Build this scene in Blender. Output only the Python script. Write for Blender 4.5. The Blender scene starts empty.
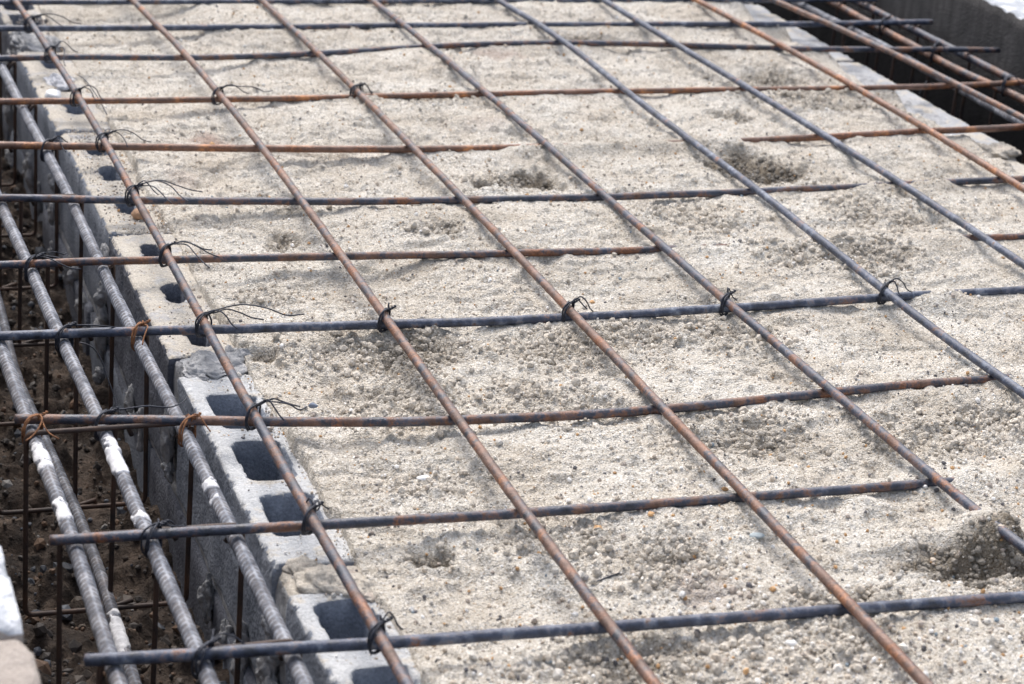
import bpy, math, random
import numpy as np
from mathutils import Vector
random.seed(7); RNG = np.random.default_rng(11)
SC = bpy.context.scene; COL = SC.collection
PI = math.pi

# ------------------------------------------------------------------ mesh helpers
def mesh_np(name, V, F, mats, parent=None, smooth=True, midx=None, attrs=None):
    """V (n,3), F (m,k) with one k, or a list of such arrays -> ONE linked mesh object"""
    Fs = F if isinstance(F, list) else [F]
    Fs = [f for f in Fs if len(f)]
    me = bpy.data.meshes.new(name)
    me.vertices.add(len(V)); me.vertices.foreach_set('co', np.ascontiguousarray(V, dtype=np.float32).ravel())
    loops = np.concatenate([f.ravel() for f in Fs]).astype(np.int32)
    tot = np.concatenate([np.full(len(f), f.shape[1], np.int32) for f in Fs])
    start = np.concatenate([[0], np.cumsum(tot)[:-1]]).astype(np.int32)
    me.loops.add(len(loops)); me.loops.foreach_set('vertex_index', loops)
    me.polygons.add(len(tot)); me.polygons.foreach_set('loop_start', start); me.polygons.foreach_set('loop_total', tot)
    if midx is not None: me.polygons.foreach_set('material_index', midx.astype(np.int32))
    me.update(calc_edges=True)
    me.polygons.foreach_set('use_smooth', np.full(len(tot), smooth, dtype=bool))
    for k, a in (attrs or {}).items():
        if a.ndim == 1:
            at = me.attributes.new(k, 'FLOAT', 'POINT'); at.data.foreach_set('value', a.astype(np.float32))
        else:
            at = me.attributes.new(k, 'FLOAT_COLOR', 'POINT')
            at.data.foreach_set('color', np.concatenate([a, np.ones((len(a), 1))], 1).astype(np.float32).ravel())
    for m in (mats if isinstance(mats, (list, tuple)) else [mats]): me.materials.append(m)
    o = bpy.data.objects.new(name, me); COL.objects.link(o)
    if parent: o.parent = parent
    return o
def tag(o, label=None, cat=None, group=None, kind=None):
    if label: o['label'] = label
    if cat: o['category'] = cat
    if group: o['group'] = group
    if kind: o['kind'] = kind
    return o
def empty(name, loc=(0, 0, 0)):
    o = bpy.data.objects.new(name, None); o.location = loc; o.empty_display_size = .05; COL.objects.link(o); return o

# ------------------------------------------------------------------ noise
LAT = RNG.random((8, 256, 256))
def vn(X, Y, s, k=0):
    u = np.asarray(X) / s + 37.3 * k + 100; v = np.asarray(Y) / s + 17.9 * k + 100
    i = np.floor(u).astype(int); j = np.floor(v).astype(int); a = u - i; b = v - j
    a = a * a * a * (a * (a * 6 - 15) + 10); b = b * b * b * (b * (b * 6 - 15) + 10)
    L = LAT[k % 8]; i0, i1, j0, j1 = i % 256, (i + 1) % 256, j % 256, (j + 1) % 256
    return ((L[i0, j0] * (1 - a) + L[i1, j0] * a) * (1 - b) + (L[i0, j1] * (1 - a) + L[i1, j1] * a) * b) * 2 - 1
def fbm(X, Y, s, o=4, k=0, g=.5):
    r = 0; a = 1
    for n in range(o): r = r + a * vn(X, Y, s / 2 ** n, k + n); a *= g
    return r
def sst(a, b, x):
    t = np.clip((x - a) / (b - a), 0, 1); return t * t * (3 - 2 * t)

# ------------------------------------------------------------------ tubes
def catmull(P, step):
    P = np.array(P, float); d = np.r_[0, np.cumsum(np.linalg.norm(np.diff(P, axis=0), axis=1))]
    n = max(2, int(d[-1] / step) + 1); t = np.linspace(0, d[-1], n)
    T = np.gradient(P, d, axis=0) if len(P) > 2 else np.repeat([(P[-1] - P[0]) / d[-1]], 2, 0)
    i = np.clip(np.searchsorted(d, t, side='right') - 1, 0, len(P) - 2); h = (d[i + 1] - d[i])[:, None]; u = ((t - d[i]) / h[:, 0])[:, None]
    return ((2*u**3-3*u**2+1)*P[i] + (u**3-2*u**2+u)*h*T[i] + (-2*u**3+3*u**2)*P[i+1] + (u**3-u**2)*h*T[i+1]), t
def tube(path, rad, ns=12, s=None, rfun=None):
    P = np.array(path, float); n = len(P)
    T = np.gradient(P, axis=0); T /= np.linalg.norm(T, axis=1)[:, None] + 1e-12
    up = np.array([0, 0, 1.]) if abs(T[0][2]) < .9 else np.array([1., 0, 0])
    N = np.zeros_like(P); v = up - T[0] * (up @ T[0]); N[0] = v / np.linalg.norm(v)
    for i in range(1, n):
        v = N[i-1] - T[i] * (N[i-1] @ T[i]); N[i] = v / (np.linalg.norm(v) + 1e-12)
    B = np.cross(T, N); a = np.arange(ns) * 2 * PI / ns
    R = np.full((n, ns), rad, float) if np.isscalar(rad) else np.repeat(np.array(rad)[:, None], ns, 1)
    if rfun is not None: R = R + rfun(s[:, None], a[None, :])
    V = P[:, None] + R[..., None] * (np.cos(a)[None, :, None] * N[:, None] + np.sin(a)[None, :, None] * B[:, None])
    V = V.reshape(-1, 3); i = np.arange(n - 1)[:, None] * ns; j = np.arange(ns)[None]; k = (j + 1) % ns
    F = np.stack([i + j, i + ns + j, i + ns + k, i + k], -1).reshape(-1, 4)[:, ::-1]
    c0, c1 = len(V), len(V) + 1; V = np.r_[V, [P[0] - T[0] * R[0].mean() * .25], [P[-1] + T[-1] * R[-1].mean() * .25]]
    jj = np.arange(ns); kk = (jj + 1) % ns
    C = np.r_[np.stack([np.full(ns, c0), kk, jj], 1), np.stack([np.full(ns, c1), (n-1)*ns + jj, (n-1)*ns + kk], 1)]
    return V, F, C
def join(parts):
    V = []; Q = []; T = []; o = 0
    for v, f, c in parts:
        V.append(v); Q.append(f + o); T.append(c + o); o += len(v)
    return np.concatenate(V), [np.concatenate(Q), np.concatenate(T)]

# ------------------------------------------------------------------ materials
class NT:
    def __init__(s, name):
        s.m = bpy.data.materials.new(name); s.m.use_nodes = True; s.t = s.m.node_tree; s.n = s.t.nodes; s.b = s.n['Principled BSDF']
        s.co = s.n.new('ShaderNodeTexCoord').outputs['Object']
    def L(s, a, b): s.t.links.new(a, b)
    def seed(s):
        g = s.n.new('ShaderNodeObjectInfo').outputs['Random']; m = s.math('MULTIPLY', g, 57.); a = s.n.new('ShaderNodeVectorMath'); a.operation = 'ADD'
        s.L(s.co, a.inputs[0]); s.L(m, a.inputs[1]); s.co = a.outputs[0]
    def noise(s, sc, det=4, ro=.6, dist=0, vec=None):
        n = s.n.new('ShaderNodeTexNoise'); n.inputs['Scale'].default_value = sc; n.inputs['Detail'].default_value = det
        n.inputs['Roughness'].default_value = ro; n.inputs['Distortion'].default_value = dist; s.L(vec or s.co, n.inputs['Vector']); return n.outputs['Fac']
    def voro(s, sc, out='Distance', vec=None):
        n = s.n.new('ShaderNodeTexVoronoi'); n.inputs['Scale'].default_value = sc; s.L(vec or s.co, n.inputs['Vector']); return n.outputs[out]
    def scale(s, v):
        n = s.n.new('ShaderNodeMapping'); n.inputs['Scale'].default_value = v; s.L(s.co, n.inputs['Vector']); return n.outputs[0]
    def ramp(s, f, stops):
        n = s.n.new('ShaderNodeValToRGB'); e = n.color_ramp.elements
        while len(e) < len(stops): e.new(.5)
        for q, (p, c) in zip(e, stops): q.position = p; q.color = (*(c if isinstance(c, tuple) else (c, c, c)), 1)
        s.L(f, n.inputs[0]); return n.outputs[0]
    def mix(s, f, a, b, mode='MIX'):
        n = s.n.new('ShaderNodeMix'); n.data_type = 'RGBA'; n.blend_type = mode
        for v, k in ((f, 0), (a, 6), (b, 7)):
            if hasattr(v, 'links'): s.L(v, n.inputs[k])
            else: n.inputs[k].default_value = v if k == 0 else (*v, 1)
        return n.outputs[2]
    def math(s, op, a, b=0.):
        n = s.n.new('ShaderNodeMath'); n.operation = op
        for v, k in ((a, 0), (b, 1)):
            if hasattr(v, 'links'): s.L(v, n.inputs[k])
            else: n.inputs[k].default_value = v
        return n.outputs[0]
    def attr(s, name, o='Fac'):
        n = s.n.new('ShaderNodeAttribute'); n.attribute_name = name; return n.outputs[o]
    def bump(s, h, dist, st=1., prev=None):
        n = s.n.new('ShaderNodeBump'); n.inputs['Distance'].default_value = dist; n.inputs['Strength'].default_value = st; s.L(h, n.inputs['Height'])
        if prev: s.L(prev, n.inputs['Normal'])
        return n.outputs[0]
    def done(s, col, rough, nrm=None, metal=0., spec=.5):
        for v, k in ((col, 'Base Color'), (rough, 'Roughness'), (metal, 'Metallic'), (spec, 'Specular IOR Level')):
            if hasattr(v, 'links'): s.L(v, s.b.inputs[k])
            else: s.b.inputs[k].default_value = (*v, 1) if isinstance(v, tuple) else v
        if nrm: s.L(nrm, s.b.inputs['Normal'])
        return s.m

def steel(name, rust, blue=.5, pale=0., dust=0., rib=False):
    """mill-scaled steel bar: rust = share of rusty skin, pale = dried cement film"""
    t = NT(name); t.seed()
    big = t.noise(30, 7, .8); med = t.noise(60, 5, .65); fine = t.noise(420, 3, .6)
    f = t.math('ADD', t.math('MULTIPLY', big, .75), t.math('MULTIPLY', med, .3))
    th = .70 - .36 * rust
    m = t.ramp(f, [(max(0, th - .045), 0.), (th + .045, 1.)])
    sc = t.ramp(med, [(.3, (.012, .014, .021)), (.52, (.040 + .012*blue, .048 + .018*blue, .070 + .038*blue)), (.70, (.27, .31, .37))])
    ru = t.ramp(fine, [(.25, (.05, .02, .012)), (.5, (.19, .075, .035)), (.7, (.36, .15, .065))])
    or_ = t.ramp(t.noise(34, 5, .75), [(.50, 0.), (.60, 1.)])
    ru = t.mix(t.math('MULTIPLY', or_, min(1., max(.12, rust * 1.5 - .65))), ru, (.58, .24, .08))
    brown = t.mix(t.ramp(t.noise(45, 5, .7), [(.35, 0.), (.65, 1.)]), (.035, .022, .018), (.22, .125, .09))
    ru = t.mix(t.ramp(t.noise(21, 5, .7), [(.36 + .1*max(0, rust - .8)*5, 0.), (.5 + .1*max(0, rust - .8)*5, .9)]), ru, brown)
    c = t.mix(m, sc, ru)
    if pale:
        pm = t.ramp(t.noise(60, 5, .65), [(.58 - .3*pale, .25), (.78 - .3*pale, .92)])
        c = t.mix(pm, c, t.mix(med, (.24, .26, .30), (.43, .445, .48)))
    if rib:
        c = t.mix(t.math('MULTIPLY', t.ramp(t.attr('rib'), [(.1, 1.), (.6, 0.)]), t.ramp(t.noise(40, 4, .7), [(.35, .55), (.65, .9)])), c, t.mix(med, (.05, .052, .065), (.14, .12, .11)))
    if dust:
        geo = t.n.new('ShaderNodeNewGeometry').outputs['Normal']; sx = t.n.new('ShaderNodeSeparateXYZ'); t.L(geo, sx.inputs[0])
        dm = t.math('MULTIPLY', t.ramp(sx.outputs[2], [(.3, 0.), (.95, dust)]), t.ramp(fine, [(.35, .2), (.6, 1.)]))
        c = t.mix(dm, c, (.40, .36, .33))
    r = t.ramp(f, [(.35, .32), (.6, .62)]) if not pale else .72
    nb = t.bump(fine, .0007, 1., t.bump(med, .0009, .8))
    return t.done(c, r, nb, metal=.25 if not pale else 0., spec=.7 if not pale else .35)
M = {}
M['rust'] = steel('rusty_brown_steel', .62, .3, dust=.1)
M['brown'] = steel('purple_brown_steel', .50, .5, dust=.1)
M['mixed'] = steel('half_rusted_steel', .42, .6, dust=.1)
M['blue'] = steel('blue_grey_mill_scale', .22, 1., dust=.10)
M['orange'] = steel('orange_rust_steel', .92, .2, dust=.15)
M['ribbed'] = steel('cement_dusted_ribbed_steel', .34, .9, pale=.68, rib=True)
M['ribbed_dirty'] = steel('dirty_ribbed_steel', .3, .6, pale=.45, rib=True)
def simple(name, a, b, sc, rough=.8, bsc=None, bd=.001, **k):
    t = NT(name); n = t.noise(sc, 6, .65); c = t.ramp(n, [(.32, a), (.68, b)])
    return t.done(c, rough, t.bump(t.noise(bsc or sc * 3, 5, .7), bd), **k)
M['stirrup'] = simple('dark_rusty_stirrup_steel', (.012, .011, .013), (.085, .042, .024), 26, .6, 200, .0005)
M['wire'] = simple('black_annealed_wire', (.012, .014, .022), (.05, .055, .075), 120, .45, metal=.4)
M['wire_rusty'] = simple('rusty_wire', (.10, .04, .02), (.38, .17, .07), 150, .8)
M['splash'] = simple('dried_cement_splash', (.50, .50, .52), (.82, .82, .84), 160, .85, 500, .0008)
M['mortar'] = simple('grey_mortar', (.25, .255, .265), (.50, .50, .51), 60, .9, 300, .003)
M['mortar_brown'] = simple('sandy_mortar', (.40, .32, .27), (.64, .58, .52), 60, .9, 300, .003)

def sand_mat():
    t = NT('washed_construction_sand')
    g1 = t.voro(620, 'Color'); sep = t.n.new('ShaderNodeSeparateColor'); t.L(g1, sep.inputs[0]); g = sep.outputs[0]
    base = t.ramp(g, [(0., (.36, .31, .25)), (.10, (.49, .46, .41)), (.4, (.61, .582, .532)), (.8, (.70, .675, .63)), (1., (.86, .845, .815))])
    tint = t.ramp(t.noise(11, 5, .6), [(.35, (.83, .78, .72)), (.65, (1., .985, .96))])
    c = t.mix(1., base, tint, 'MULTIPLY')
    spk = t.ramp(t.noise(330, 2, .5), [(.66, 0.), (.72, 1.)]); c = t.mix(t.math('MULTIPLY', spk, .5), c, (.14, .12, .11))
    org = t.ramp(t.noise(270, 2, .5, vec=t.scale((1.1, .9, 1.3))), [(.70, 0.), (.75, 1.)]); c = t.mix(t.math('MULTIPLY', org, .6), c, (.55, .33, .16))
    fi = t.noise(1100, 2, .6); c = t.mix(.2, c, t.ramp(fi, [(.3, .35), (.7, .8)]), 'OVERLAY')
    dm = t.attr('damp'); c = t.mix(dm, c, t.mix(1., c, (.40, .37, .33), 'MULTIPLY'))
    st = t.attr('stain'); c = t.mix(st, c, (.33, .23, .19))
    h = t.math('ADD', t.voro(560), t.math('MULTIPLY', t.noise(300, 4, .7), 1.4))
    lumpy = t.math('ADD', t.voro(170), t.noise(120, 5, .7)); n = t.bump(h, .0018, .95, t.bump(lumpy, .0030, .6))
    return t.done(c, .95, n, spec=.15)
M['sand'] = sand_mat()
def clod_mat():
    t = NT('crumbled_sand_clod'); g = t.noise(500, 3, .6)
    c = t.ramp(g, [(.3, (.50, .44, .365)), (.5, (.64, .58, .50)), (.7, (.76, .71, .63))]); c = t.mix(1., c, t.attr('tone', 'Color'), 'MULTIPLY')
    return t.done(c, .95, t.bump(t.noise(420, 4, .7), .0022, 1.), spec=.15)
M['clod'] = clod_mat()
def pebble_mat(name='mixed_grit', rough=.7):
    t = NT(name); c = t.mix(1., t.attr('tone', 'Color'), t.ramp(t.noise(500, 3), [(.3, .75), (.7, 1.1)]), 'MULTIPLY')
    return t.done(c, rough, t.bump(t.noise(900, 3), .0004), spec=.35)
M['grit'] = pebble_mat(); M['rubble'] = pebble_mat('damp_rubble', .6)
def soil_mat():
    t = NT('damp_dark_soil'); n = t.noise(22, 6, .7); c = t.ramp(n, [(.3, (.02, .017, .016)), (.5, (.07, .053, .043)), (.72, (.17, .125, .095))])
    f = t.noise(260, 4, .7); c = t.mix(.5, c, t.ramp(f, [(.3, .15), (.7, .8)]), 'OVERLAY')
    return t.done(c, .85, t.bump(f, .004, 1., t.bump(t.noise(70, 5), .01)), spec=.3)
M['soil'] = soil_mat()
def conc(name, a, b, sandy=0., white=0., rough=.93, streak=False):
    t = NT(name); t.seed(); n = t.noise(14, 6, .65); c = t.ramp(n, [(.3, a), (.7, b)])
    f = t.noise(420, 3, .6); c = t.mix(.4, c, t.ramp(f, [(.3, .3), (.7, .75)]), 'OVERLAY')
    if streak:
        sv = t.noise(1, 4, .7, vec=t.scale((40, 40, 2.5))); c = t.mix(.5, c, t.ramp(sv, [(.35, .25), (.65, .75)]), 'OVERLAY')
    if sandy: c = t.mix(t.ramp(t.noise(30, 6, .7), [(.62 - .3*sandy, 0.), (.72 - .3*sandy, .9)]), c, t.ramp(t.noise(500, 2), [(.3, (.34, .30, .25)), (.7, (.60, .56, .49))]))
    if white: c = t.mix(t.ramp(t.noise(22, 6, .7), [(.66 - .4*white, 0.), (.74 - .4*white, 1.)]), c, (.70, .71, .74))
    pit = t.voro(260); h = t.math('ADD', t.math('MULTIPLY', pit, -.5), t.noise(200, 5, .7))
    return t.done(c, rough, t.bump(h, .0022, .9), spec=.25)
M['mortar_brown'] = conc('sandy_mortar', (.36, .30, .26), (.50, .44, .39), sandy=.95)
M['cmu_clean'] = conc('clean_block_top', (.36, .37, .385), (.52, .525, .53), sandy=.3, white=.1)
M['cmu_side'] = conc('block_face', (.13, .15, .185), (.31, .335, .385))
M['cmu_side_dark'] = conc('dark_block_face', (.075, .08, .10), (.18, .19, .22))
M['cmu_right'] = conc('pale_block_top', (.28, .29, .31), (.44, .445, .455), sandy=.45, white=.05)
M['cmu_sandy'] = conc('sandy_block_top', (.30, .295, .30), (.46, .45, .44), sandy=.8)
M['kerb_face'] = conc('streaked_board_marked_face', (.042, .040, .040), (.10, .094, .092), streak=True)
M['kerb_white'] = conc('whitewashed_concrete_top', (.30, .32, .35), (.50, .52, .56), white=.45)
M['kerb_bare'] = conc('bare_grey_brown_concrete', (.30, .26, .23), (.44, .39, .35))
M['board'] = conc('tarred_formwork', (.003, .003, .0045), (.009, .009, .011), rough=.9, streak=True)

# ------------------------------------------------------------------ camera and light
cam = bpy.data.cameras.new('camera'); co = bpy.data.objects.new('camera', cam); COL.objects.link(co); SC.camera = co
co.location = (-.4657, -1.53579, .87536); co.rotation_euler = (1.20576, -.073347, -.318892)
cam.lens = 2305.6 / 1024 * 36; cam.sensor_width = 36; cam.clip_start = .05; cam.clip_end = 500
cam.dof.use_dof = True; cam.dof.focus_distance = 2.42; cam.dof.aperture_fstop = 11
EL, AZ = math.radians(59), math.radians(-4)            # light comes from beyond the slab, a little to the right
w = bpy.data.worlds.new('World'); SC.world = w; w.use_nodes = True
sk = w.node_tree.nodes.new('ShaderNodeTexSky'); sk.sky_type = 'NISHITA'; sk.sun_disc = False; sk.sun_elevation = EL; sk.sun_rotation = AZ
sk.dust_density = 4.; sk.air_density = 1.; sk.ozone_density = 1.
bg = w.node_tree.nodes['Background']; bg.inputs[1].default_value = .125; hs = w.node_tree.nodes.new('ShaderNodeHueSaturation'); hs.inputs['Saturation'].default_value = .62      # thin high cloud greys the sky
w.node_tree.links.new(sk.outputs[0], hs.inputs['Color']); w.node_tree.links.new(hs.outputs[0], bg.inputs[0])
sl = bpy.data.lights.new('sun', 'SUN'); sl.energy = 1.35; sl.angle = math.radians(42); sl.color = (1, .965, .92)
so = bpy.data.objects.new('sun', sl); COL.objects.link(so)
so.rotation_euler = Vector((math.sin(AZ) * math.cos(EL), math.cos(AZ) * math.cos(EL), math.sin(EL))).to_track_quat('Z', 'Y').to_euler()
SC.view_settings.view_transform = 'Standard'; SC.view_settings.look = 'None'; SC.view_settings.gamma = 1; SC.view_settings.exposure = .95
SC.cycles.max_bounces = 5; SC.cycles.diffuse_bounces = 3

# ------------------------------------------------------------------ bar paths (metres; z = 0 is the axis of the crossbars)
R = {
1: [(-0.227, 0.0231), (-0.1387, 0.0163), (-0.0503, 0.0108), (0.038, 0.0061), (0.1263, 0.0022), (0.2146, -0.0012), (0.3029, -0.0044), (0.3912, -0.0075), (0.4796, -0.0108), (0.5679, -0.0145), (1.0, -.02), (1.56, -.02)],
2: [(-0.2251, 0.2324), (-0.1268, 0.2286), (-0.0286, 0.2244), (0.0696, 0.2207), (0.1678, 0.2179), (0.266, 0.2161), (0.3643, 0.2154), (0.4625, 0.2155), (0.5607, 0.2159), (0.6589, 0.2158), (1.0, .217), (1.56, .22)],
3: [(-0.2224, 0.4937), (-0.108, 0.4743), (0.0064, 0.4535), (0.1208, 0.4363), (0.2352, 0.4261), (0.3497, 0.424), (0.4641, 0.4293), (0.5785, 0.4391), (0.6929, 0.4486), (0.8073, 0.4509), (1.1, .452), (1.57, .455)],
4: [(-.2262, .7106), (-0.0781, 0.7069), (0.0551, 0.6996), (0.1883, 0.6927), (0.3214, 0.6889), (0.4546, 0.6894), (0.5878, 0.6942), (0.721, 0.7014), (0.8541, 0.708), (0.9873, 0.7093), (1.55, .708)],
5: [(-.2291, .928), (-0.0435, 0.9275), (0.0991, 0.9212), (0.2417, 0.913), (0.3843, 0.9055), (0.5269, 0.9004), (0.6695, 0.8982), (0.8121, 0.8983), (0.9547, 0.899), (1.0973, 0.8973), (1.56, .896)],
6: [(-.2212, 1.18), (-0.0037, 1.148), (0.1508, 1.1292), (0.3053, 1.1157), (0.4598, 1.1082), (0.6144, 1.1063), (0.7689, 1.1095), (0.9234, 1.1163), (1.0779, 1.1246), (1.2324, 1.1319), (1.57, 1.145)],
7: [(-.2245, 1.403), (0.0352, 1.3721), (0.203, 1.3526), (0.3707, 1.3381), (0.5385, 1.3309), (0.7062, 1.3317), (0.874, 1.3399), (1.0417, 1.3536), (1.2095, 1.3694), (1.3772, 1.3827), (1.58, 1.398)],
8: [(-.2287, 1.601), (0.0168, 1.5983), (0.1424, 1.5959), (0.2679, 1.5958), (0.3935, 1.5984), (0.519, 1.6026), (0.6446, 1.6068), (0.7701, 1.6097), (0.8957, 1.6106), (1.0212, 1.6103), (1.1468, 1.6101), (1.2723, 1.6125), (1.3979, 1.6201), (1.575, 1.64)],
9: [(-.2217, 1.829), (0.0472, 1.8383), (0.1761, 1.8308), (0.305, 1.8366), (0.4339, 1.8572), (0.5628, 1.8826), (0.6917, 1.9014), (0.8206, 1.9064), (0.9495, 1.8972), (1.0784, 1.8793), (1.2073, 1.8615), (1.3362, 1.851), (1.4651, 1.8481), (1.594, 1.8402)],
10: [(-.2191, 2.025), (0.1221, 2.0173), (0.3034, 2.0195), (0.4846, 2.0245), (0.6659, 2.0288), (0.8471, 2.0307), (1.0284, 2.0303), (1.2096, 2.0293), (1.3909, 2.0315), (1.5721, 2.0421)],
11: [(-.2205, 2.192), (0.0835, 2.195), (0.2076, 2.1966), (0.5798, 2.2015), (1.0761, 2.208), (1.55, 2.213)],
12: [(-.225, 2.42), (.5, 2.43), (1.56, 2.42)], 13: [(-.225, 2.64), (.5, 2.65), (1.57, 2.65)]}
CB = {
'A': [(-.0005, -.4), (-0.0003, -0.0751), (-0.0027, 0.2054), (-0.003, 0.486), (-0.0022, 0.7665), (-0.0013, 1.047), (-0.0014, 1.3276), (-0.0037, 1.6081), (-0.0093, 1.8886), (-0.0191, 2.1692), (-.03, 2.8)],
'B': [(.187, -.4), (0.1866, -0.1106), (0.1864, 0.1744), (0.1893, 0.4594), (0.1935, 0.7444), (0.1971, 1.0294), (0.1984, 1.3144), (0.1955, 1.5994), (0.1865, 1.8844), (0.1698, 2.1694), (.15, 2.8)],
'C': [(.399, -.4), (0.3997, -0.1511), (0.4, 0.139), (0.401, 0.4291), (0.4019, 0.7191), (0.4023, 1.0092), (0.4014, 1.2993), (0.3985, 1.5894), (0.3932, 1.8795), (0.3846, 2.1695), (.37, 2.8)],
'D': [(.63, -.4), (.615, -.05), (0.6023, 0.1326), (0.5966, 0.3363), (0.5934, 0.54), (0.5919, 0.7438), (0.5913, 0.9475), (0.5911, 1.1512), (0.5906, 1.3549), (0.5892, 1.5586), (0.5863, 1.7623), (0.5815, 1.966), (0.5743, 2.1697), (.56, 2.8)],
'E': [(.803, -.4), (.80, .1), (0.7988, 0.3898), (0.7945, 0.5679), (0.7982, 0.7459), (0.8033, 0.9239), (0.806, 1.1019), (0.8064, 1.2799), (0.8075, 1.4579), (0.8113, 1.6359), (0.8156, 1.8139), (0.8131, 1.9919), (0.7985, 2.1699), (.79, 2.8)],
'F': [(1.015, -.4), (1.018, .4), (1.0202, 0.7687), (1.0223, 0.9438), (1.022, 1.119), (1.0196, 1.2942), (1.0157, 1.4694), (1.0105, 1.6446), (1.0047, 1.8197), (0.9986, 1.9949), (0.9926, 2.1701), (.98, 2.8)],
'G': [(1.17, -.2), (1.18, .7), (1.1883, 1.0561), (1.1918, 1.1953), (1.1936, 1.3346), (1.1938, 1.4739), (1.1923, 1.6132), (1.1892, 1.7524), (1.1844, 1.8917), (1.178, 2.031), (1.1699, 2.1703), (1.14, 2.8)],
'H': [(1.38, .1), (1.3825, .9), (1.3817, 1.3871), (1.3795, 1.485), (1.3757, 1.5829), (1.3703, 1.6809), (1.3632, 1.7788), (1.3546, 1.8767), (1.3444, 1.9746), (1.3326, 2.0725), (1.3192, 2.1704), (1.26, 2.8)]}
def Ry(n, x): return float(np.interp(x, [p[0] for p in R[n]], [p[1] for p in R[n]]))
def Cx(k, y): return float(np.interp(y, [p[1] for p in CB[k]], [p[0] for p in CB[k]]))

# ------------------------------------------------------------------ sand
BURIED = [(7, .54, .892), (6, .965, 1.12), (5, .60, 1.012), (4, .845, .900), (3, .806, 1.2), (2, .622, 1.2)]
PITS = [  # x, y, rx, ry, depth, damp
 (.862, 1.232, .070, .080, .024, 1.), (.48, 1.185, .040, .026, .014, .85), (.543, 1.215, .038, .042, .018, .9), (1.112, 1.72, .05, .06, .014, .35),
 (.558, .066, .066, .042, .016, .85), (.615, .068, .06, .050, .014, .85), (.098, .188, .020, .022, .012, .8), (.052, .679, .014, .020, .02, .9), (.462, .64, .10, .04, .006, .1),
 (.906, 1.164, .05, .02, .006, .1), (.22, .64, .05, .05, .006, .35), (.17, .545, .05, .025, .006, .3), (.565, .635, .05, .03, .007, .35), (.47, .36, .06, .035, .006, .3),
 (.50, 1.59, .04, .05, .006, .3), (.30, .14, .05, .02, .006, .3), (.16, 1.04, .02, .02, .008, .4), (.35, 1.02, .03, .02, .004, .2), (1.13, 1.52, .06, .03, .006, .3),
 (.95, 1.50, .04, .03, .006, .3), (.62, 1.86, .03, .02, .006, .4), (.90, 1.95, .05, .03, .006, .3), (.21, -.03, .05, .03, .008, .3), (.42, .03, .07, .02, .005, .15), (.155, 1.19, .02, .015, .006, .5), (.86, .85, .06, .03, .006, .25)]
CRUMB = [(.18, .66, .11), (.16, .51, .08), (.369, .62, .08), (.564, .64, .08), (.468, .362, .08), (.847, .862, .08), (.761, .853, .06), (.663, .333, .08), (.22, .198, .06), (.75, .345, .06),
 (.288, .126, .07), (.205, -.04, .09), (.507, 1.586, .07), (.144, .318, .05), (.585, .055, .07), (.95, 1.0, .09), (.7, 1.02, .08), (1.1, 1.6, .1), (.35, -.03, .08), (.50, 1.21, .06), (.1, .85, .04), (.3, .47, .08)]
def keep_clear(X, Y, z):
    """the crossbars lie on the sand: it never covers them except along the buried stretches"""
    for n in range(1, 12):
        d = np.abs(Y - np.interp(X, [p[0] for p in R[n]], [p[1] for p in R[n]])); ok = 1 - sst(.007, .02, d)
        for m, a, b in BURIED:
            if m == n: ok = ok * (1 - sst(a - .03, a + .01, X) * (1 - sst(b - .01, b + .03, X)))
        if n == 1: ok = ok * (1 - sst(1.2, 1.25, X))
        z = z - np.maximum(z + .0022 - .0030 * sst(-.1, .5, vn(X, Y * 0 + n * 5.1, .045, n)), 0) * ok
    return z
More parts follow.
